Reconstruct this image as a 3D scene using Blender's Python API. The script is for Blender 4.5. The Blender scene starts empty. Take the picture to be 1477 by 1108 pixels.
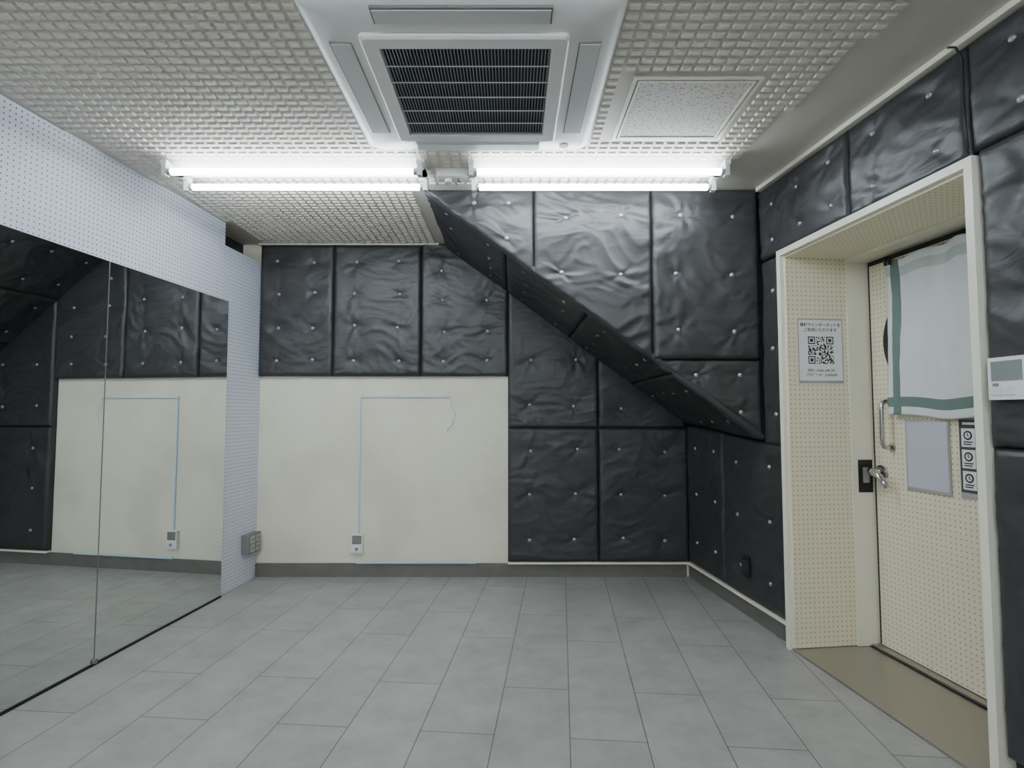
import bpy, bmesh, math, random
from mathutils import Vector, noise, Matrix
random.seed(7)
H=2.51; YB=4.207

# ---------------- materials ----------------
def newmat(name):
    m=bpy.data.materials.new(name); m.use_nodes=True
    nt=m.node_tree; b=nt.nodes.get('Principled BSDF')
    return m,nt,b
def N(nt,t,**kw):
    n=nt.nodes.new(t)
    for k,v in kw.items(): setattr(n,k,v)
    return n
def simple(name,col,rough=.5,metal=0.,bump=0.,bscale=20.,var=0.,spec=.5,stretch=(1,1,1)):
    m,nt,b=newmat(name)
    b.inputs['Base Color'].default_value=(*col,1); b.inputs['Roughness'].default_value=rough
    b.inputs['Metallic'].default_value=metal; b.inputs['Specular IOR Level'].default_value=spec
    tc=N(nt,'ShaderNodeTexCoord'); mp=N(nt,'ShaderNodeMapping'); mp.inputs['Scale'].default_value=stretch
    nt.links.new(tc.outputs['Object'],mp.inputs['Vector'])
    no=N(nt,'ShaderNodeTexNoise'); no.inputs['Scale'].default_value=bscale; no.inputs['Detail'].default_value=5
    nt.links.new(mp.outputs[0],no.inputs['Vector'])
    if bump>0:
        bp=N(nt,'ShaderNodeBump'); bp.inputs['Strength'].default_value=bump; bp.inputs['Distance'].default_value=.01
        nt.links.new(no.outputs['Fac'],bp.inputs['Height']); nt.links.new(bp.outputs[0],b.inputs['Normal'])
    if var>0:
        mx=N(nt,'ShaderNodeMix',data_type='RGBA'); mx.inputs['A'].default_value=(*[c*(1-var) for c in col],1)
        mx.inputs['B'].default_value=(*[min(1,c*(1+var)) for c in col],1)
        nt.links.new(no.outputs['Fac'],mx.inputs['Factor']); nt.links.new(mx.outputs['Result'],b.inputs['Base Color'])
    return m
def emis(name,col,s):
    m,nt,b=newmat(name); b.inputs['Base Color'].default_value=(.9,.9,.9,1)
    b.inputs['Emission Color'].default_value=(*col,1); b.inputs['Emission Strength'].default_value=s
    return m
def perf(name,col,hole,pitch=.025,rad=.16,rough=.5):
    m,nt,b=newmat(name)
    uv=N(nt,'ShaderNodeUVMap'); uv.uv_map='UVMap'
    sc=N(nt,'ShaderNodeVectorMath',operation='SCALE'); sc.inputs['Scale'].default_value=1/pitch
    fr=N(nt,'ShaderNodeVectorMath',operation='FRACTION'); sb=N(nt,'ShaderNodeVectorMath',operation='SUBTRACT')
    sb.inputs[1].default_value=(.5,.5,0)
    ml=N(nt,'ShaderNodeVectorMath',operation='MULTIPLY'); ml.inputs[1].default_value=(1,1,0)
    ln=N(nt,'ShaderNodeVectorMath',operation='LENGTH')
    L=nt.links.new
    L(uv.outputs[0],sc.inputs[0]);L(sc.outputs[0],fr.inputs[0]);L(fr.outputs[0],sb.inputs[0]);L(sb.outputs[0],ml.inputs[0]);L(ml.outputs[0],ln.inputs[0])
    mr=N(nt,'ShaderNodeMapRange'); mr.inputs['From Min'].default_value=rad*.8; mr.inputs['From Max'].default_value=rad*1.2
    L(ln.outputs['Value'],mr.inputs['Value'])
    mx=N(nt,'ShaderNodeMix',data_type='RGBA'); mx.inputs['A'].default_value=(*hole,1); mx.inputs['B'].default_value=(*col,1)
    L(mr.outputs[0],mx.inputs['Factor']); L(mx.outputs['Result'],b.inputs['Base Color'])
    b.inputs['Roughness'].default_value=rough
    return m

M_white=simple('white_plastic',(.80,.80,.78),.35)
M_acw=simple('ac_white_plastic',(.88,.88,.86),.4)
M_louver=simple('ac_louver_plastic',(.70,.71,.70),.4)
M_dark=simple('dark_interior',(.02,.02,.02),.7)
M_grille=simple('grille_bars',(.36,.39,.42),.5)
M_ceil=simple('ceiling_shaded_paint',(.62,.58,.51),.6,var=.05,bscale=3)  # darker than the studs, painting shade into the grooves between them
M_stud=simple('ceiling_stud_paint',(.72,.675,.595),.5)
M_cream=simple('cream_paint',(.79,.755,.61),.5,bump=.04,bscale=60,var=.02)
def stain(m):
    # faint soft scuffs on the old painted wall
    nt=m.node_tree; b=nt.nodes.get('Principled BSDF'); L=nt.links.new
    tc=N(nt,'ShaderNodeTexCoord'); n=N(nt,'ShaderNodeTexNoise'); n.inputs['Scale'].default_value=1.7; n.inputs['Detail'].default_value=6
    L(tc.outputs['Object'],n.inputs['Vector'])
    r=N(nt,'ShaderNodeValToRGB'); r.color_ramp.elements[0].position=.35; r.color_ramp.elements[0].color=(.70,.66,.53,1)
    r.color_ramp.elements[1].position=.55; r.color_ramp.elements[1].color=(.80,.765,.62,1)
    L(n.outputs['Fac'],r.inputs[0]); L(r.outputs[0],b.inputs['Base Color'])
stain(M_cream)
M_trim=simple('cream_trim_paint',(.84,.81,.67),.35)
M_duct=simple('cable_duct_plastic',(.58,.70,.78),.35)
M_perfw=perf('perforated_white',(.69,.72,.81),(.11,.11,.14),rad=.15)
M_perfc=perf('perforated_cream',(.79,.725,.54),(.38,.33,.20),rad=.15)
M_base=simple('baseboard_stone',(.15,.14,.125),.45,var=.22,bscale=8)
M_steel=simple('brushed_steel',(.42,.405,.385),.30,metal=.9,bump=.02,bscale=80,stretch=(1,8,1))
M_chrome=simple('chrome',(.55,.55,.55),.12,metal=1)
M_black=simple('black_rubber',(.012,.012,.012),.5)
M_button=simple('pad_button',(.36,.36,.37),.3,metal=.5)
M_wallp=simple('wall_paint',(.80,.79,.75),.6,var=.03,bscale=4)
M_darkw=simple('dark_wall_paint',(.02,.02,.022),.6)
M_tube=emis('fluorescent_tube_glow',(.81,.915,1.0),43)
M_paper=simple('white_paper',(.80,.80,.80),.5)
M_ink=simple('black_ink',(.02,.02,.02),.5)
M_lav=simple('notice_board_surface',(.52,.52,.61),.4)
M_alu=simple('aluminium_frame',(.45,.45,.44),.35,metal=.6)
M_gray=simple('gray_plastic',(.20,.20,.19),.45)
M_signd=simple('sign_dark_print',(.06,.06,.062),.45)
M_green=simple('green_cloth_stripe',(.14,.20,.175),.85)
M_pale=simple('pale_green_cloth_stripe',(.50,.56,.54),.85)
M_cloth=simple('white_cloth',(.72,.745,.745),.85,bump=.2,bscale=250)
M_lcd=simple('lcd_screen',(.22,.25,.24),.25)

def leather():
    m,nt,b=newmat('charcoal_vinyl_leather'); L=nt.links.new
    b.inputs['Base Color'].default_value=(.034,.0335,.035,1); b.inputs['Roughness'].default_value=.45
    b.inputs['Specular IOR Level'].default_value=.5
    tc=N(nt,'ShaderNodeTexCoord'); n1=N(nt,'ShaderNodeTexNoise'); n1.inputs['Scale'].default_value=4; n1.inputs['Detail'].default_value=3
    n1.inputs['Distortion'].default_value=1.2
    mp=N(nt,'ShaderNodeMapping'); mp.inputs['Scale'].default_value=(1,1,2.2)
    n2=N(nt,'ShaderNodeTexNoise'); n2.inputs['Scale'].default_value=300
    L(tc.outputs['Object'],mp.inputs[0]); L(mp.outputs[0],n1.inputs['Vector']); L(tc.outputs['Object'],n2.inputs['Vector'])
    b1=N(nt,'ShaderNodeBump'); b1.inputs['Strength'].default_value=.22; b1.inputs['Distance'].default_value=.02
    b2=N(nt,'ShaderNodeBump'); b2.inputs['Strength'].default_value=.12; b2.inputs['Distance'].default_value=.002
    L(n1.outputs['Fac'],b1.inputs['Height']); L(n2.outputs['Fac'],b2.inputs['Height']); L(b1.outputs[0],b2.inputs['Normal']); L(b2.outputs[0],b.inputs['Normal'])
    return m
M_pad=leather()
def floormat():
    m,nt,b=newmat('stone_plank_tile'); L=nt.links.new
    tc=N(nt,'ShaderNodeTexCoord'); mp=N(nt,'ShaderNodeMapping'); mp.vector_type='POINT'
    mp.inputs['Rotation'].default_value=(0,0,math.radians(-90+5.06)); mp.inputs['Location'].default_value=(-.35,.027,0)
    L(tc.outputs['Object'],mp.inputs['Vector'])
    br=N(nt,'ShaderNodeTexBrick'); br.offset=.59; br.offset_frequency=2; br.squash=1
    br.inputs['Scale'].default_value=1; br.inputs['Brick Width'].default_value=.9; br.inputs['Row Height'].default_value=.285
    br.inputs['Mortar Size'].default_value=.0019; br.inputs['Mortar Smooth'].default_value=0
    br.inputs['Color1'].default_value=(.315,.307,.292,1); br.inputs['Color2'].default_value=(.34,.332,.316,1); br.inputs['Mortar'].default_value=(.09,.087,.082,1)
    L(mp.outputs[0],br.inputs['Vector'])
    n1=N(nt,'ShaderNodeTexNoise'); n1.inputs['Scale'].default_value=4; n1.inputs['Detail'].default_value=10; n1.inputs['Roughness'].default_value=.72
    L(tc.outputs['Object'],n1.inputs['Vector'])
    mr=N(nt,'ShaderNodeMapRange'); mr.inputs['From Min'].default_value=.3; mr.inputs['From Max'].default_value=.7
    mr.inputs['To Min'].default_value=.80; mr.inputs['To Max'].default_value=1.16
    L(n1.outputs['Fac'],mr.inputs['Value'])
    mu=N(nt,'ShaderNodeMix',data_type='RGBA',blend_type='MULTIPLY'); mu.inputs['Factor'].default_value=1
    L(br.outputs['Color'],mu.inputs['A']); L(mr.outputs[0],mu.inputs['B']); L(mu.outputs['Result'],b.inputs['Base Color'])
    b.inputs['Roughness'].default_value=.42; b.inputs['Specular IOR Level'].default_value=.45
    bp=N(nt,'ShaderNodeBump'); bp.inputs['Strength'].default_value=.4; bp.inputs['Distance'].default_value=.002; bp.invert=True
    L(br.outputs['Fac'],bp.inputs['Height']); L(bp.outputs[0],b.inputs['Normal'])
    return m
M_floor=floormat()
def mirrormat():
    m,nt,b=newmat('mirror_glass'); b.inputs['Metallic'].default_value=1; b.inputs['Roughness'].default_value=.0
    b.inputs['Base Color'].default_value=(.82,.85,.84,1); return m
M_mirror=mirrormat()
def hatchmat():
    m,nt,b=newmat('speckled_plasterboard'); L=nt.links.new
    tc=N(nt,'ShaderNodeTexCoord'); n=N(nt,'ShaderNodeTexNoise'); n.inputs['Scale'].default_value=90; n.inputs['Detail'].default_value=2
    L(tc.outputs['Object'],n.inputs['Vector'])
    r=N(nt,'ShaderNodeValToRGB'); r.color_ramp.elements[0].position=.36; r.color_ramp.elements[0].color=(.36,.30,.26,1)
    r.color_ramp.elements[1].position=.46; r.color_ramp.elements[1].color=(.70,.655,.61,1)
    L(n.outputs['Fac'],r.inputs[0]); L(r.outputs[0],b.inputs['Base Color']); b.inputs['Roughness'].default_value=.7
    return m
M_hatch=hatchmat()

# ---------------- frames / mesh builder ----------------
class Frame:
    def __init__(s,o,t,n): s.o=Vector((o[0],o[1],0)); s.t=Vector((t[0],t[1],0)).normalized(); s.n=Vector((n[0],n[1],0)).normalized()
    def P(s,a,n,z): v=s.o+s.t*a+s.n*n; return Vector((v.x,v.y,z))
W=Frame((0,0),(1,0),(0,1))
R=Frame((1.300,YB),(.115,-1),(1,.115))
Lf=Frame((-1.898,YB),(-.0886,-1),(-1,.0886))
class MB:
    def __init__(s): s.v=[];s.f=[];s.m=[];s.uv=[];s.mats=[];s.sm=[]
    def mi(s,mat):
        if mat not in s.mats: s.mats.append(mat)
        return s.mats.index(mat)
    def face(s,idx,mat,uv=None,smooth=False):
        s.f.append(idx); s.m.append(s.mi(mat)); s.uv.append(uv or [(0,0)]*len(idx)); s.sm.append(smooth)
    def box(s,F,a0,a1,n0,n1,z0,z1,mat):
        b=len(s.v)
        cs=[(a,n,z) for z in(z0,z1) for n in(n0,n1) for a in(a0,a1)]
        for c in cs: s.v.append(F.P(*c))
        for q,ax in (((0,1,3,2),'z'),((4,6,7,5),'z'),((0,4,5,1),'n'),((2,3,7,6),'n'),((0,2,6,4),'a'),((1,5,7,3),'a')):
            uv=[]
            for i in q:
                a,n,z=cs[i]; uv.append((a,n) if ax=='z' else (a,z) if ax=='n' else (n,z))
            s.face([b+i for i in q],mat,uv)
    def prism(s,poly,y0,y1,mat):
        b=len(s.v);k=len(poly)
        for y in(y0,y1):
            for x,z in poly: s.v.append(Vector((x,y,z)))
        s.face([b+i for i in range(k)],mat); s.face([b+k+i for i in reversed(range(k))],mat)
        for i in range(k):
            j=(i+1)%k; s.face([b+i,b+j,b+k+j,b+k+i],mat)
    def tube(s,p0,p1,r,mat,seg=16,r2=None):
        p0=Vector(p0);p1=Vector(p1);d=(p1-p0).normalized(); r2=r if r2 is None else r2
        u=d.orthogonal().normalized(); w=d.cross(u); b=len(s.v)
        for p,rr in((p0,r),(p1,r2)):
            for i in range(seg):
                a=2*math.pi*i/seg; s.v.append(p+(u*math.cos(a)+w*math.sin(a))*rr)
        for i in range(seg):
            j=(i+1)%seg; s.face([b+i,b+j,b+seg+j,b+seg+i],mat,smooth=True)
        s.face([b+i for i in range(seg)],mat); s.face([b+seg+i for i in range(seg)],mat)
    def path(s,pts,r,mat,seg=10):
        pts=[Vector(p) for p in pts]
        b=len(s.v); n=len(pts)
        up=None
        for k,p in enumerate(pts):
            d=(pts[min(k+1,n-1)]-pts[max(k-1,0)]).normalized()
            if up is None: up=d.orthogonal().normalized()
            up=(up-d*up.dot(d)).normalized(); w=d.cross(up)
            for i in range(seg):
                a=2*math.pi*i/seg; s.v.append(p+(up*math.cos(a)+w*math.sin(a))*r)
        for k in range(n-1):
            for i in range(seg):
                j=(i+1)%seg; s.face([b+k*seg+i,b+k*seg+j,b+(k+1)*seg+j,b+(k+1)*seg+i],mat,smooth=True)
        s.face([b+i for i in range(seg)],mat); s.face([b+(n-1)*seg+i for i in range(seg)],mat)
    def dome(s,c,nrm,r,h,mat,seg=12,rings=4):
        c=Vector(c);d=Vector(nrm).normalized();u=d.orthogonal().normalized();w=d.cross(u);b=len(s.v)
        for k in range(rings):
            a=k/rings*math.pi/2
            for i in range(seg):
                t=2*math.pi*i/seg
                s.v.append(c+(u*math.cos(t)+w*math.sin(t))*r*math.cos(a)+d*h*math.sin(a))
        s.v.append(c+d*h); top=len(s.v)-1
        for k in range(rings-1):
            for i in range(seg):
                j=(i+1)%seg; s.face([b+k*seg+i,b+k*seg+j,b+(k+1)*seg+j,b+(k+1)*seg+i],mat,smooth=True)
        for i in range(seg):
            s.face([b+(rings-1)*seg+i,b+(rings-1)*seg+(i+1)%seg,top],mat,smooth=True)
    def done(s,name,parent=None,recalc=True,bevel=0,center=True):
        me=bpy.data.meshes.new(name)
        c=Vector((0,0,0))
        if center:
            lo=[min(v[i] for v in s.v) for i in range(3)];hi=[max(v[i] for v in s.v) for i in range(3)]
            c=Vector([(lo[i]+hi[i])/2 for i in range(3)])
        me.from_pydata([tuple(Vector(v)-c) for v in s.v],[],s.f)
        for m in s.mats: me.materials.append(m)
        me.polygons.foreach_set('material_index',s.m); me.polygons.foreach_set('use_smooth',s.sm)
        ul=me.uv_layers.new(name='UVMap'); flat=[]
        for u in s.uv:
            for q in u: flat+= [q[0],q[1]]
        ul.data.foreach_set('uv',flat)
        if recalc:
            bm=bmesh.new(); bm.from_mesh(me); bmesh.ops.recalc_face_normals(bm,faces=bm.faces); bm.to_mesh(me); bm.free()
        me.update()
        o=bpy.data.objects.new(name,me); bpy.context.collection.objects.link(o); o.location=c
        if parent: o.parent=parent
        if bevel:
            bv=o.modifiers.new('bevel','BEVEL'); bv.width=bevel; bv.segments=2; bv.limit_method='ANGLE'
        return o
def empty(name,loc=(0,0,0)):
    e=bpy.data.objects.new(name,None); bpy.context.collection.objects.link(e); e.location=(0,0,0); return e

# ---------------- shell ----------------
YF=-2.2
b=MB(); b.box(W,-2.9,2.5,YF-.1,4.5,-.1,0,M_floor); b.done('floor',center=False)
b=MB(); b.box(W,-2.9,2.5,YF-.1,4.5,H,H+.1,M_ceil)
wallx=lambda y:1.784-.115*y
leftx=lambda y:-2.271+.0886*y
px,py=.0525,.0455
ny=int((YB-YF)/py)
for j in range(ny):
    y=YF+.03+j*py
    for i in range(-70,70):
        x=-.158+(i+.5)*px
        if x<leftx(y)+.03 or x>wallx(y)-.335: continue
        if y>3.10 and x>-.60: continue
        if -.70<x<.385 and 1.575<y<2.64: continue
        if .44<x<1.005 and 2.035<y<2.59: continue
        if y>YB-.04: continue
        k=len(b.v); hx,hy=.0215,.0145; d=.0075; q=.0045
        for (zz,ax,ay) in ((H+.0005,hx,hy),(H-d,hx-q,hy-q)):
            for sx,sy in((-1,-1),(1,-1),(1,1),(-1,1)): b.v.append(Vector((x+sx*ax,y+sy*ay,zz)))
        b.face([k+4,k+7,k+6,k+5],M_stud)
        for t in range(4):
            u=(t+1)%4; b.face([k+t,k+4+t,k+4+u,k+u],M_stud)
b.done('ceiling',center=False)
b=MB(); b.box(W,-2.9,2.5,YB,YB+.12,0,H,M_cream)
b.box(W,-1.915,-.03,YB-.006,YB,1.497,H,M_darkw); b.box(W,-.03,1.34,YB-.006,YB,.116,H,M_darkw)
b.done('wall_back')
b=MB(); b.box(W,-2.9,2.5,YF-.12,YF,0,H,M_wallp); b.done('wall_front')
b=MB()
b.box(R,-.2,1.298,.04,.55,0,H,M_darkw); b.box(R,2.36,6.6,.04,.55,0,H,M_darkw); b.box(R,1.298,2.36,.04,.55,2.052,H,M_darkw)
b.done('wall_right')
b=MB(); b.box(Lf,-.2,6.6,.17,.27,0,H,M_darkw); b.done('wall_left')
b=MB(); b.box(Lf,.508,6.5,0,.025,0,H,M_perfw); b.done('perforated_wall_panel')
b=MB(); b.box(Lf,0,.506,.015,.04,0,2.36,M_perfw); b.done('perforated_wall_panel')
b=MB(); b.box(W,-1.91,1.30,YB-.012,YB,0,.10,M_base); b.done('baseboard_back')
b=MB(); b.box(R,0.0,1.262,.02,.04,0,.10,M_base); b.done('baseboard_right')
b=MB(); b.box(W,-.03,1.32,YB-.047,YB-.007,.101,.116,M_trim); b.done('trim_1')
b=MB(); b.box(R,.04,1.262,-.005,.04,.101,.118,M_trim); b.done('trim_2')
b=MB(); b.box(R,1.08,6.5,-.02,.04,2.488,H,M_trim); b.done('trim_3')
b=MB(); b.box(W,-1.93,-.56,YB-.05,YB-.007,2.497,H,M_trim); b.done('trim_4')

# ---------------- bulkhead ----------------
SX=-.538; K=.745
zd=lambda x:2.51-K*(x-SX)
off=.035*1.247
x1=1.46
b=MB(); b.prism([(SX+off/K,H),(x1,zd(x1)+off),(x1,H)],3.19,YB,M_darkw); b.done('wall_stair_bulkhead')

# ---------------- pads ----------------
pid=[0]
def pad(corners,M,thick=.042,pitch=(.31,.30),res=.014,btn=None,name='padded_wall_panel',amp=1.0):
    pid[0]+=1; sd=pid[0]*13.7
    c=[Vector(q) for q in corners]
    cen=sum(c,Vector((0,0)))/4
    edges=[]
    for i in range(4):
        p,q=c[i],c[(i+1)%4]
        if (q-p).length<1e-3: continue
        d=(q-p).normalized(); n=Vector((-d.y,d.x))
        if (cen-p).dot(n)<0: n=-n
        edges.append((p,n))
    ed=lambda P:min((P-p).dot(n) for p,n in edges)
    if btn is None:
        btn=[]
        amin=min(q.x for q in c);amax=max(q.x for q in c);bmin=min(q.y for q in c);bmax=max(q.y for q in c)
        na=max(1,round((amax-amin)/pitch[0]));nb=max(1,round((bmax-bmin)/pitch[1]))
        for i in range(na):
            for j in range(nb):
                P=Vector((amin+(i+.5)/na*(amax-amin)+random.uniform(-.015,.015),bmin+(j+.5)/nb*(bmax-bmin)+random.uniform(-.015,.015)))
                if ed(P)>.05 and not (M is Mback and P.y>2.44): btn.append(P)
    else: btn=[Vector(q) for q in btn]
    ph=[random.uniform(0,6.28) for _ in btn]
    def h(P):
        e=max(0,ed(P)); t=min(1,e/.024); base=thick*(.66+.34*math.sqrt(max(0,1-(1-t)**2)))
        w=noise.noise(Vector((P.x*2.6+sd,P.y*5.0,sd)))*.008*amp
        wx=P.x*3.2+sd+noise.noise(Vector((P.x*3,P.y*3,sd)))*1.0; wy=P.y*9+noise.noise(Vector((P.x*3+9,P.y*3,sd)))*1.8
        r1=1-abs(noise.noise(Vector((wx,wy,sd*2)))); w+=amp*.009*(r1**5)*max(0,.42+.9*noise.noise(Vector((P.x*2.2,P.y*2.2,sd+5))))
        r2=1-abs(noise.noise(Vector((wx*2.1+5,wy*1.9,sd*3)))); w+=amp*.0035*(r2**6)
        w+=noise.noise(Vector((P.x*22,P.y*22,sd)))*.003*math.exp(-e/.05)
        dd=0
        for q,f in zip(btn,ph):
            v=P-q; r=v.length
            if r<.3:
                an=math.atan2(v.y,v.x)
                dd+=.013*math.exp(-(r/.042)**1.15)
                w+=amp*.0045*math.exp(-r/.075)*min(1,r/.025)*math.cos(4*an+f+2*math.sin(an*2+f))
        return max(.004,base+w*min(1,t+.25)-dd)
    la=max((c[1]-c[0]).length,(c[2]-c[3]).length);lb=max((c[3]-c[0]).length,(c[2]-c[1]).length)
    nu=max(4,int(la/res));nv=max(4,int(lb/res))
    bld=MB(); G=[]
    def pos(i,j):
        u=i/nu;v=j/nv
        return (c[0]*(1-u)+c[1]*u)*(1-v)+(c[3]*(1-u)+c[2]*u)*v
    for j in range(nv+1):
        row=[]
        for i in range(nu+1):
            P=pos(i,j); bld.v.append(M(P.x,P.y,h(P))); row.append(len(bld.v)-1)
        G.append(row)
    for j in range(nv):
        for i in range(nu): bld.face([G[j][i],G[j][i+1],G[j+1][i+1],G[j+1][i]],M_pad,smooth=True)
    ring=[(0,i) for i in range(nu+1)]+[(j,nu) for j in range(1,nv+1)]+[(nv,i) for i in range(nu-1,-1,-1)]+[(j,0) for j in range(nv-1,0,-1)]
    low=[]
    for j,i in ring:
        P=pos(i,j); bld.v.append(M(P.x,P.y,0)); low.append(len(bld.v)-1)
    n=len(ring)
    for k in range(n):
        k2=(k+1)%n; a=G[ring[k][0]][ring[k][1]];d=G[ring[k2][0]][ring[k2][1]]
        bld.face([a,low[k],low[k2],d],M_pad,smooth=False)
    for q in btn:
        hh=h(q); p=M(q.x,q.y,hh-.001); nn=(M(q.x,q.y,hh+.1)-p)
        bld.dome(p,nn,.0145,.012,M_button)
    return bld.done(name,recalc=False)
g=.001
Mback=lambda a,bb,h:Vector((a,YB-.006-h,min(bb,2.498)))
Mfront=lambda a,bb,h:Vector((a,3.19-h,bb))
sl=Vector((1,0,-K)).normalized(); sn=Vector((-K,0,-1)).normalized()
so=Vector((SX,0,2.51))-sn*.035
def Msoff(a,bb,h): v=so+sl*a+sn*h; return Vector((v.x,bb,v.z))
Mright=lambda a,bb,h:R.P(a,.04-h,bb)
def rect(a0,a1,b0,b1,M,**k): return pad([(a0+g,b0+g),(a1-g,b0+g),(a1-g,b1-g),(a0+g,b1-g)],M,**k)
rect(-1.912,-1.353,1.495,2.497,Mback,pitch=(.28,.25)); rect(-1.353,-.688,1.495,2.497,Mback,pitch=(.31,.25))
pad([(-.688+g,1.497),(-.03-g,1.497),(-.03-g,zd(-.03)+.02),(-.688+g,zd(-.688)+.02)],Mback,pitch=(.31,.25))
pad([(-.03+g,1.108),(.647-g,1.108),(.647-g,zd(.647)+.02),(-.03+g,zd(-.03)+.02)],Mback)
pad([(.647+g,1.108),(1.30,1.108),(1.30,zd(1.30)+.02),(.647+g,zd(.647)+.02)],Mback)
rect(-.03,.647,.118,1.107,Mback); rect(.647,1.315,.118,1.107,Mback)
# bulkhead front
pad([(SX+.03,2.495),(.126-g,zd(.126)),(.126-g,2.508),(SX+.032,2.508)],Mfront,thick=.05,btn=[(-.22,2.43),(-.02,2.43),(-.03,2.22)])
pad([(.126+g,zd(.126)),(.803-g,zd(.803)),(.803-g,2.508),(.126+g,2.508)],Mfront,thick=.055,amp=1.6)
rect(.803,1.418,1.52,2.508,Mfront,thick=.055,amp=1.6)
pad([(.815,1.512),(1.418,1.062),(1.418,1.518),(.806,1.518)],Mfront,thick=.05,btn=[(1.05,1.43),(1.30,1.43),(1.30,1.22)])
# soffit
aseg=[.035,.62,1.21,1.80]
for i in range(4):
    a0=aseg[i]+g
    if i<3: a1=aseg[i+1]-g; pad([(a0,3.145),(a1,3.145),(a1,4.20),(a0,4.20)],Msoff,thick=.035)
    else: pad([(a0,3.145),(2.43,3.145),(2.28,4.20),(a0,4.20)],Msoff,thick=.035)
# right wall
pad([(.045,.12),(.585-g,.12),(.585-g,1.085),(.045,1.125)],Mright,thick=.04,pitch=(.27,.3))
pad([(.585+g,.12),(1.262,.12),(1.262,1.035),(.585+g,1.085)],Mright,thick=.04)
rect(1.075,1.262,1.037,2.075,Mright,thick=.04)
rect(1.075,1.79,2.08,2.487,Mright,thick=.045,pitch=(.27,.2)); rect(1.79,2.37,2.08,2.487,Mright,thick=.045,pitch=(.27,.2))
rect(2.37,3.03,2.10,2.487,Mright,thick=.045,pitch=(.27,.2)); rect(2.392,3.03,1.10,2.10,Mright,thick=.045); rect(2.392,3.03,.118,1.10,Mright,thick=.045)
rect(3.03,3.70,1.5,2.487,Mright); rect(3.03,3.70,.5,1.5,Mright)

# ---------------- mirrors ----------------
s0=.469
for k in range(3):
    b=MB(); a0=s0+k*1.003; a1=a0+1.0
    b.box(Lf,a0,a1,-.012,-.001,.012,1.975,M_gray)
    b.box(Lf,a0+.002,a1-.002,-.0135,-.0122,.014,1.973,M_mirror)
    b.done('wall_mirror')
b=MB(); b.box(Lf,s0,s0+3.01,-.018,-.001,0.0,.011,M_black); b.done('trim_6')
b=MB(); b.tube(Lf.P(s0+1.0015,-.014,.02),Lf.P(s0+1.0015,-.024,.02),.012,M_gray); b.done('mirror_clip')

# ---------------- air conditioner ----------------
ac=MB()
cx,cy=-.158,2.108
def rr(hx,hy,r,z,seg=6):
    pts=[]
    for qx,qy,a0 in((1,1,0),(-1,1,90),(-1,-1,180),(1,-1,270)):
        for i in range(seg+1):
            a=math.radians(a0+90*i/seg); pts.append(Vector((cx+qx*(hx-r)+r*math.cos(a),cy+qy*(hy-r)+r*math.sin(a),z)))
    return pts
def loft(mb,rings,mat,cap=True,smooth=True):
    base=[]
    for r in rings:
        base.append(len(mb.v)); mb.v+=r
    n=len(rings[0])
    for k in range(len(rings)-1):
        for i in range(n):
            j=(i+1)%n; mb.face([base[k]+i,base[k]+j,base[k+1]+j,base[k+1]+i],mat,smooth=smooth)
    if cap: mb.face([base[-1]+i for i in range(n)],mat)
loft(ac,[rr(.520,.500,.05,2.508),rr(.520,.500,.05,2.495),rr(.508,.490,.048,2.480),rr(.48,.462,.045,2.469),rr(.36,.36,.03,2.462)],M_acw)
loft(ac,[rr(.352,.352,.02,2.463),rr(.350,.350,.02,2.450),rr(.343,.343,.02,2.444),rr(.295,.295,.004,2.444),rr(.290,.290,.003,2.459)],M_acw,cap=False,smooth=False)
ac.box(W,cx-.291,cx+.291,cy-.291,cy+.291,2.4585,2.4615,M_dark)
nb=50
for i in range(nb):
    x=cx-.285+.57*i/(nb-1); ac.box(W,x-.0014,x+.0014,cy-.29,cy+.29,2.450,2.456,M_grille)
for i in range(1,6):
    y=cy-.29+.58*i/6; ac.box(W,cx-.29,cx+.29,y-.0018,y+.0018,2.447,2.450,M_louver)
for qx,qy in((0,-1),(0,1),(-1,0),(1,0)):  # grey backing slabs paint in the shaded gaps around the louvers
    if qx==0:
        yy=cy+qy*.428
        ac.box(W,cx-.285,cx+.285,yy-.036,yy+.036,2.4605,2.470,M_gray if qy<0 else M_louver)
        ac.box(W,cx-.280,cx+.280,yy-.027,yy+.032,2.4575,2.462,M_louver)
    else:
        xx=cx+qx*.423
        ac.box(W,xx-.038,xx+.038,cy-.30,cy+.30,2.4605,2.470,M_gray)
        ac.box(W,xx-.034,xx+.036,cy-.296,cy+.296,2.4575,2.462,M_louver)
ac.tube((cx+.40,cy+.425,2.474),(cx+.40,cy+.425,2.463),.022,M_louver)
ac.done('ceiling_air_conditioner',recalc=True)

# ---------------- ceiling hatch ----------------
b=MB()
hx0,hx1,hy0,hy1=.470,.975,2.067,2.558
for q in((hx0,hx1,hy0,hy0+.016),(hx0,hx1,hy1-.016,hy1),(hx0,hx0+.016,hy0+.016,hy1-.016),(hx1-.016,hx1,hy0+.016,hy1-.016)):
    b.box(W,*q,H-.008,H,M_trim)
b.box(W,hx0+.016,hx1-.016,hy0+.016,hy1-.016,H-.003,H,M_gray)
b.box(W,hx0+.022,hx1-.022,hy0+.022,hy1-.022,H-.006,H-.003,M_hatch)
for q in((hx0+.022,hx1-.022,hy0+.022,hy0+.031),(hx0+.022,hx1-.022,hy1-.031,hy1-.022),(hx0+.022,hx0+.031,hy0+.031,hy1-.031),(hx1-.031,hx1-.022,hy0+.031,hy1-.031)):
    b.box(W,*q,H-.009,H-.006,M_trim)
b.done('ceiling_access_hatch')

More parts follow.
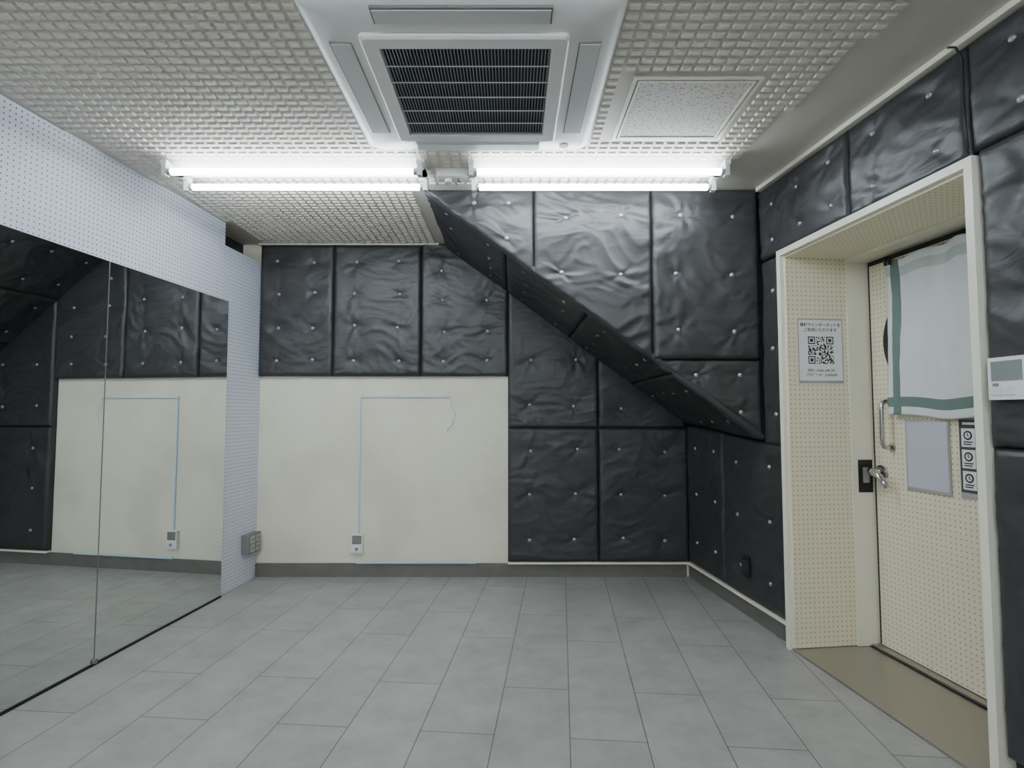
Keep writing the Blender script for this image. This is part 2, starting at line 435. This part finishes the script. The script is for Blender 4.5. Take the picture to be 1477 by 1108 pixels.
# ---------------- fluorescent lights ----------------
def fixture(x0,x1,yc):
    e=empty('fluorescent_ceiling_light')
    b=MB()
    k=len(b.v); prof=[(-.06,H),(.06,H),(.045,H-.05),(-.045,H-.05)]
    for x in(x0,x1):
        for y,z in prof: b.v.append(Vector((x,yc+y,z)))
    b.face([k,k+1,k+2,k+3],M_white); b.face([k+4,k+7,k+6,k+5],M_white)
    for i in range(4): b.face([k+i,k+(i+1)%4,k+4+(i+1)%4,k+4+i],M_white)
    for xs in(x0,x1-.03):
        b.box(W,xs,xs+.03,yc-.115,yc+.115,H-.05,H-.028,M_white)
        for q in(-1,1): b.box(W,xs+.004,xs+.026,yc+q*.095-.017,yc+q*.095+.017,H-.105,H-.028,M_white)
    b.done('base',parent=e)
    for i,q in enumerate((-1,1)):
        t=MB(); t.tube((x0+.04,yc+q*.095,H-.082),(x1-.04,yc+q*.095,H-.082),.0165,M_tube); 
        t.tube((x0+.022,yc+q*.095,H-.082),(x0+.045,yc+q*.095,H-.082),.0170,M_alu); t.tube((x1-.045,yc+q*.095,H-.082),(x1-.022,yc+q*.095,H-.082),.0170,M_alu)
        t.done('tube_%d'%(i+1),parent=e)
fixture(-1.76,-.45,2.825); fixture(-.22,1.095,2.825)
for yy in(.2,-1.3):  # unseen rows: a likely second, and another added to brighten the room
    fixture(-1.76,-.45,yy); fixture(-.22,1.095,yy)
b=MB(); b.box(W,-.40,-.23,2.86,2.95,H-.045,H,M_white); b.tube((-.34,2.905,H-.045),(-.34,2.905,H-.065),.02,M_white); b.tube((-.28,2.905,H-.045),(-.28,2.905,H-.06),.012,M_gray); b.done('ceiling_junction_box',bevel=.004)

# ---------------- back wall cable duct etc ----------------
b=MB()
b.box(W,-1.157,-.49,YB-.013,YB-.001,1.336,1.350,M_duct); b.box(W,-1.157,-1.142,YB-.013,YB-.001,.315,1.336,M_duct)
duct=b.done('cable_duct')
b=MB(); b.box(W,-1.158,-.267,YB-.025,YB-.013,.101,.118,M_duct); b.done('cable_duct')
b=MB()
b.box(W,-1.198,-1.108,YB-.03,YB,.175,.315,M_white)
b.box(W,-1.188,-1.118,YB-.034,YB-.03,.245,.308,M_gray)
b.box(W,-1.180,-1.126,YB-.036,YB-.03,.185,.238,M_paper)
b.tube((-1.153,YB-.036,.21),(-1.153,YB-.04,.21),.012,M_gray)
b.done('wall_outlet_box',bevel=.003)
b=MB(); pts=[]
for i in range(22):
    t=i/21; pts.append((-.489+.05*math.sin(t*3.0)+.012*math.sin(t*17),YB-.012-.015*math.sin(t*3.1),1.343-.27*t+.02*math.sin(t*9)))
b.path(pts,.0035,M_duct,6); lc=b.done('loose_cable')
b=MB(); b.box(Lf,.045,.20,-.045,.015,.21,.345,M_gray)
for i in range(2):
    for j in range(2):
        b.box(Lf,.058+i*.072,.112+i*.072,-.049,-.045,.222+j*.062,.272+j*.062,M_alu)
        for q in(0,1): b.box(Lf,.072+i*.072+q*.02,.077+i*.072+q*.02,-.0505,-.049,.236+j*.062,.258+j*.062,M_black)
b.done('wall_power_box',bevel=.003)
b=MB(); b.box(R,.83,.90,-.012,.0,.25,.37,M_black); b.box(R,.84,.89,-.015,-.012,.28,.34,M_dark); b.done('wall_outlet_box',bevel=.003)

# ---------------- door ----------------
OS0,OS1,OZ=1.298,2.36,2.052
b=MB()
b.box(R,1.266,OS0,-.022,.04,0,2.084,M_trim); b.box(R,OS1,2.39,-.022,.04,0,2.084,M_trim); b.box(R,OS0,OS1,-.022,.04,OZ,2.084,M_trim)
b.box(R,OS0,OS0+.012,.0,.34,.012,OZ-.012,M_perfc); b.box(R,OS1-.012,OS1,.0,.34,.012,OZ-.012,M_perfc); b.box(R,OS0,OS1,.0,.34,OZ-.012,OZ,M_perfc)
b.box(R,OS0,OS0+.025,.34,.50,.012,OZ-.03,M_trim); b.box(R,OS1-.025,OS1,.34,.50,.012,OZ-.03,M_trim); b.box(R,OS0,OS1,.34,.50,OZ-.03,OZ,M_trim)
b.done('trim_door_frame')
b=MB()
b.box(R,OS0,OS1,-.01,.50,0,.010,M_steel); b.box(R,OS0+.02,OS1-.02,.405,.415,.010,.014,M_black)
b.box(R,OS0,OS1,.415,.50,.010,.022,M_steel)
b.done('trim_door_threshold')
door=empty('door_1')
D0=.46
b=MB()
b.box(R,OS0+.04,OS1-.04,D0,D0+.045,.025,1.995,M_perfc)
b.box(R,OS0+.026,OS0+.04,D0+.004,D0+.04,.024,2.01,M_black); b.box(R,OS0+.026,OS1-.026,D0+.004,D0+.04,1.995,2.02,M_black)
b.box(R,OS1-.04,OS1-.026,D0+.004,D0+.04,.024,2.01,M_black)
b.done('leaf',parent=door)
dz=lambda s:OS0+s
b=MB(); c=(.385,1.575)
b.tube(R.P(dz(c[0]),D0,c[1]),R.P(dz(c[0]),D0-.010,c[1]),.255,M_black,64); b.tube(R.P(dz(c[0]),D0-.010,c[1]),R.P(dz(c[0]),D0-.012,c[1]),.215,M_lcd,64)
b.done('porthole_window',parent=door)
b=MB(); z0,z1,sx=1.02,1.295,dz(.155)
pts=[R.P(sx,D0,z0+.02),R.P(sx,D0-.03,z0+.02),R.P(sx,D0-.048,z0+.027),R.P(sx,D0-.055,z0+.045)]
pts+=[R.P(sx,D0-.055,z0+.045+(z1-z0-.09)*t/6) for t in range(1,7)]
pts+=[R.P(sx,D0-.048,z1-.027),R.P(sx,D0-.03,z1-.02),R.P(sx,D0,z1-.02)]
b.path(pts,.0115,M_chrome,12)
for z in(z0+.02,z1-.02): b.tube(R.P(sx,D0,z),R.P(sx,D0-.006,z),.022,M_chrome,20)
b.done('pull_handle',parent=door)
b=MB(); sx=dz(.085); z=.91
b.tube(R.P(sx,D0,z),R.P(sx,D0-.012,z),.036,M_chrome,28); b.tube(R.P(sx,D0-.012,z),R.P(sx,D0-.06,z),.018,M_chrome,20)
b.path([R.P(sx-.015,D0-.058,z+.006),R.P(sx+.01,D0-.066,z+.006),R.P(sx+.035,D0-.068,z-.002),R.P(sx+.06,D0-.068,z-.018),R.P(sx+.08,D0-.065,z-.044),R.P(sx+.09,D0-.058,z-.07)],.016,M_chrome,14)
b.done('lever_handle',parent=door)
b=MB(); b.box(R,OS0+.0255,OS0+.028,.37,.45,.80,.97,M_black); b.box(R,OS0+.028,OS0+.0295,.395,.43,.85,.93,M_alu); b.done('strike_plate',parent=door)

# curtain
b=MB(); n1,n2=80,80; u0,u1=dz(.195),dz(.80); z0,z1=1.205,1.985
def wob(u,v):
    return .008*math.sin(u*13+.6*math.sin(v*3))*(.5+.5*v)+.005*math.sin(u*31+v*2)*(1-.5*v)+.010*noise.noise(Vector((u*5,v*2.5,1)))+.005*noise.noise(Vector((u*14,v*8,4)))
for j in range(n2+1):
    for i in range(n1+1):
        u=i/n1;v=j/n2
        sag=.014*math.sin(u*math.pi*3)**2*(1-v)
        b.v.append(R.P(u0+(u1-u0)*u+.008*math.sin(v*5+u*3),D0-.034-wob(u,v),z1-sag-(z1-z0)*v-.01*math.sin(u*3.1)*v+.008*math.sin(u*9)*v))
for j in range(n2):
    for i in range(n1):
        U=(i+.5)/n1;V=(j+.5)/n2
        m=M_cloth
        if .05<V<.11 : m=M_pale
        if .05<U<.125: m=M_green
        if .885<V<.945: m=M_green
        k=j*(n1+1)+i; b.face([k,k+1,k+n1+2,k+n1+1],m,smooth=True)
curt=empty('door_curtain')
cur=b.done('cloth',recalc=False,parent=curt)
sd=cur.modifiers.new('thickness','SOLIDIFY'); sd.thickness=.0015
b=MB(); b.tube(R.P(dz(.17),D0-.018,1.975),R.P(dz(.84),D0-.018,1.975),.005,M_black); b.tube(R.P(dz(.175),D0-.001,1.975),R.P(dz(.175),D0-.018,1.975),.009,M_black); b.tube(R.P(dz(.83),D0-.001,1.975),R.P(dz(.83),D0-.018,1.975),.009,M_black)
for s in(.21,.235): b.tube(R.P(dz(s),D0-.05,1.995),R.P(dz(s),D0-.05,1.955),.007,M_black)
b.done('rod',parent=curt)

b=MB(); b.box(R,dz(.244),dz(.484),D0-.0065,D0-.0005,.842,1.182,M_alu); b.box(R,dz(.252),dz(.476),D0-.008,D0-.0065,.858,1.174,M_lav); b.done('notice_holder')
b=MB(); a0,a1,zz0,zz1=dz(.53),dz(.775),.845,1.19
b.box(R,a0,a1,D0-.005,D0-.0005,zz0,zz1,M_alu); b.box(R,a0+.004,a1-.004,D0-.0065,D0-.005,zz0+.026,zz1-.004,M_signd)
b.box(R,a0+.02,a1-.06,D0-.0075,D0-.0065,zz1-.026,zz1-.016,M_paper)
for r in range(3):
    for c in range(3):
        aa=a0+.014+c*.075; ztop=zz1-.042-r*.092
        if r==1 and c==1: continue
        b.box(R,aa,aa+.062,D0-.0075,D0-.0065,ztop-.080,ztop,M_paper)
        cc=R.P(aa+.031,D0-.0075,ztop-.03)
        b.tube(cc,R.P(aa+.031,D0-.0085,ztop-.03),.020,M_ink,20); b.tube(R.P(aa+.031,D0-.0085,ztop-.03),R.P(aa+.031,D0-.009,ztop-.03),.013,M_paper,20)
        b.box(R,aa+.029,aa+.033,D0-.0095,D0-.009,ztop-.032,ztop-.02,M_ink); b.box(R,aa+.029,aa+.040,D0-.0095,D0-.009,ztop-.034,ztop-.031,M_ink)
        for q in range(2): b.box(R,aa+.010,aa+.052-q*.006,D0-.0085,D0-.0075,ztop-.061-q*.010,ztop-.056-q*.010,M_ink)
b.done('information_sign')

# QR poster on jamb
J=Frame((0,0),(1,0),(0,1)); J.P=lambda a,n,z:R.P(OS0+.012+n,a,z)
b=MB(); n0,n1_,pz0,pz1=.06,.315,1.372,1.716
b.box(J,n0,n1_,0,.002,pz0,pz1,M_alu); b.box(J,n0+.005,n1_-.005,.002,.003,pz0+.014,pz1-.008,M_paper)
q=25; random.seed(3); S=.145; qx=(n0+n1_)/2-S/2; qz=1.475; cell=S/q
def finder(i,j):
    for (oi,oj) in((0,0),(q-7,0),(0,q-7)):
        a,c=i-oi,j-oj
        if -1<=a<=7 and -1<=c<=7:
            if a in(-1,7) or c in(-1,7): return 0
            return 1 if (a in(0,6) or c in(0,6) or (2<=a<=4 and 2<=c<=4)) else 0
    return None
for j in range(q):
    for i in range(q):
        fv=finder(i,j)
        if fv is None: fv=random.random()<.5
        if fv:
            k=len(b.v); a=qx+i*cell; z=qz+S-(j+1)*cell
            for p in((a,z),(a+cell,z),(a+cell,z+cell),(a,z+cell)): b.v.append(J.P(p[0],.0034,p[1]))
            b.face([k,k+1,k+2,k+3],M_ink)
poster=b.done('qr_code_poster',recalc=False)
def text(body,a,z,size,nm):
    cu=bpy.data.curves.new(nm,'FONT'); cu.body=body; cu.size=size; cu.align_x='CENTER'; cu.materials.append(M_ink); cu.offset=.0004
    o=bpy.data.objects.new(nm,cu); bpy.context.collection.objects.link(o)
    ex=R.n; ez=Vector((0,0,1)); en=ex.cross(ez)
    mt=Matrix((ex,ez,en)).transposed().to_4x4(); mt.translation=J.P(a,.0036,z)
    o.parent=poster
    o.matrix_parent_inverse=Matrix.Translation(poster.location).inverted()
    o.matrix_basis=mt
text('無料でインターネットを',(n0+n1_)/2,1.675,.021,'heading_line_1')
text('ご利用いただけます',(n0+n1_)/2,1.648,.021,'heading_line_2')
text('SSID : room_wifi_5G',(n0+n1_)/2,1.435,.018,'network_line')
text('パスワード : 12345678',(n0+n1_)/2,1.410,.018,'password_line')

# controller
b=MB(); b.box(R,2.425,2.555,-.035,-.003,1.255,1.39,M_white); b.box(R,2.437,2.535,-.037,-.035,1.315,1.378,M_lcd); 
b.box(R,2.437,2.47,-.038,-.035,1.27,1.295,M_louver); b.box(R,2.478,2.51,-.038,-.035,1.27,1.295,M_louver); b.box(R,2.44,2.46,-.0365,-.035,1.298,1.308,M_lcd)
b.done('wall_controller',bevel=.003)
b=MB(); s=2.36
b.path([R.P(s-.03,-.03,2.50),R.P(s-.02,-.03,2.515-.02),R.P(s,-.03,2.48),R.P(s+.004,-.012,2.44),R.P(s+.002,-.012,2.3),R.P(s+.006,-.012,2.2),R.P(s+.012,-.012,2.10)],.004,M_black,8); b.done('hanging_cable')

# ---------------- camera ----------------
cam=bpy.data.cameras.new('camera'); co=bpy.data.objects.new('camera',cam); bpy.context.collection.objects.link(co)
co.location=(0,0,1.21); co.rotation_euler=(math.radians(93.1),0,0); cam.sensor_width=36; cam.lens=36*800/1477; cam.clip_start=.02
bpy.context.scene.camera=co
w=bpy.data.worlds.new('world'); bpy.context.scene.world=w; w.use_nodes=True
w.node_tree.nodes['Background'].inputs[0].default_value=(.5,.5,.5,1); w.node_tree.nodes['Background'].inputs[1].default_value=.3
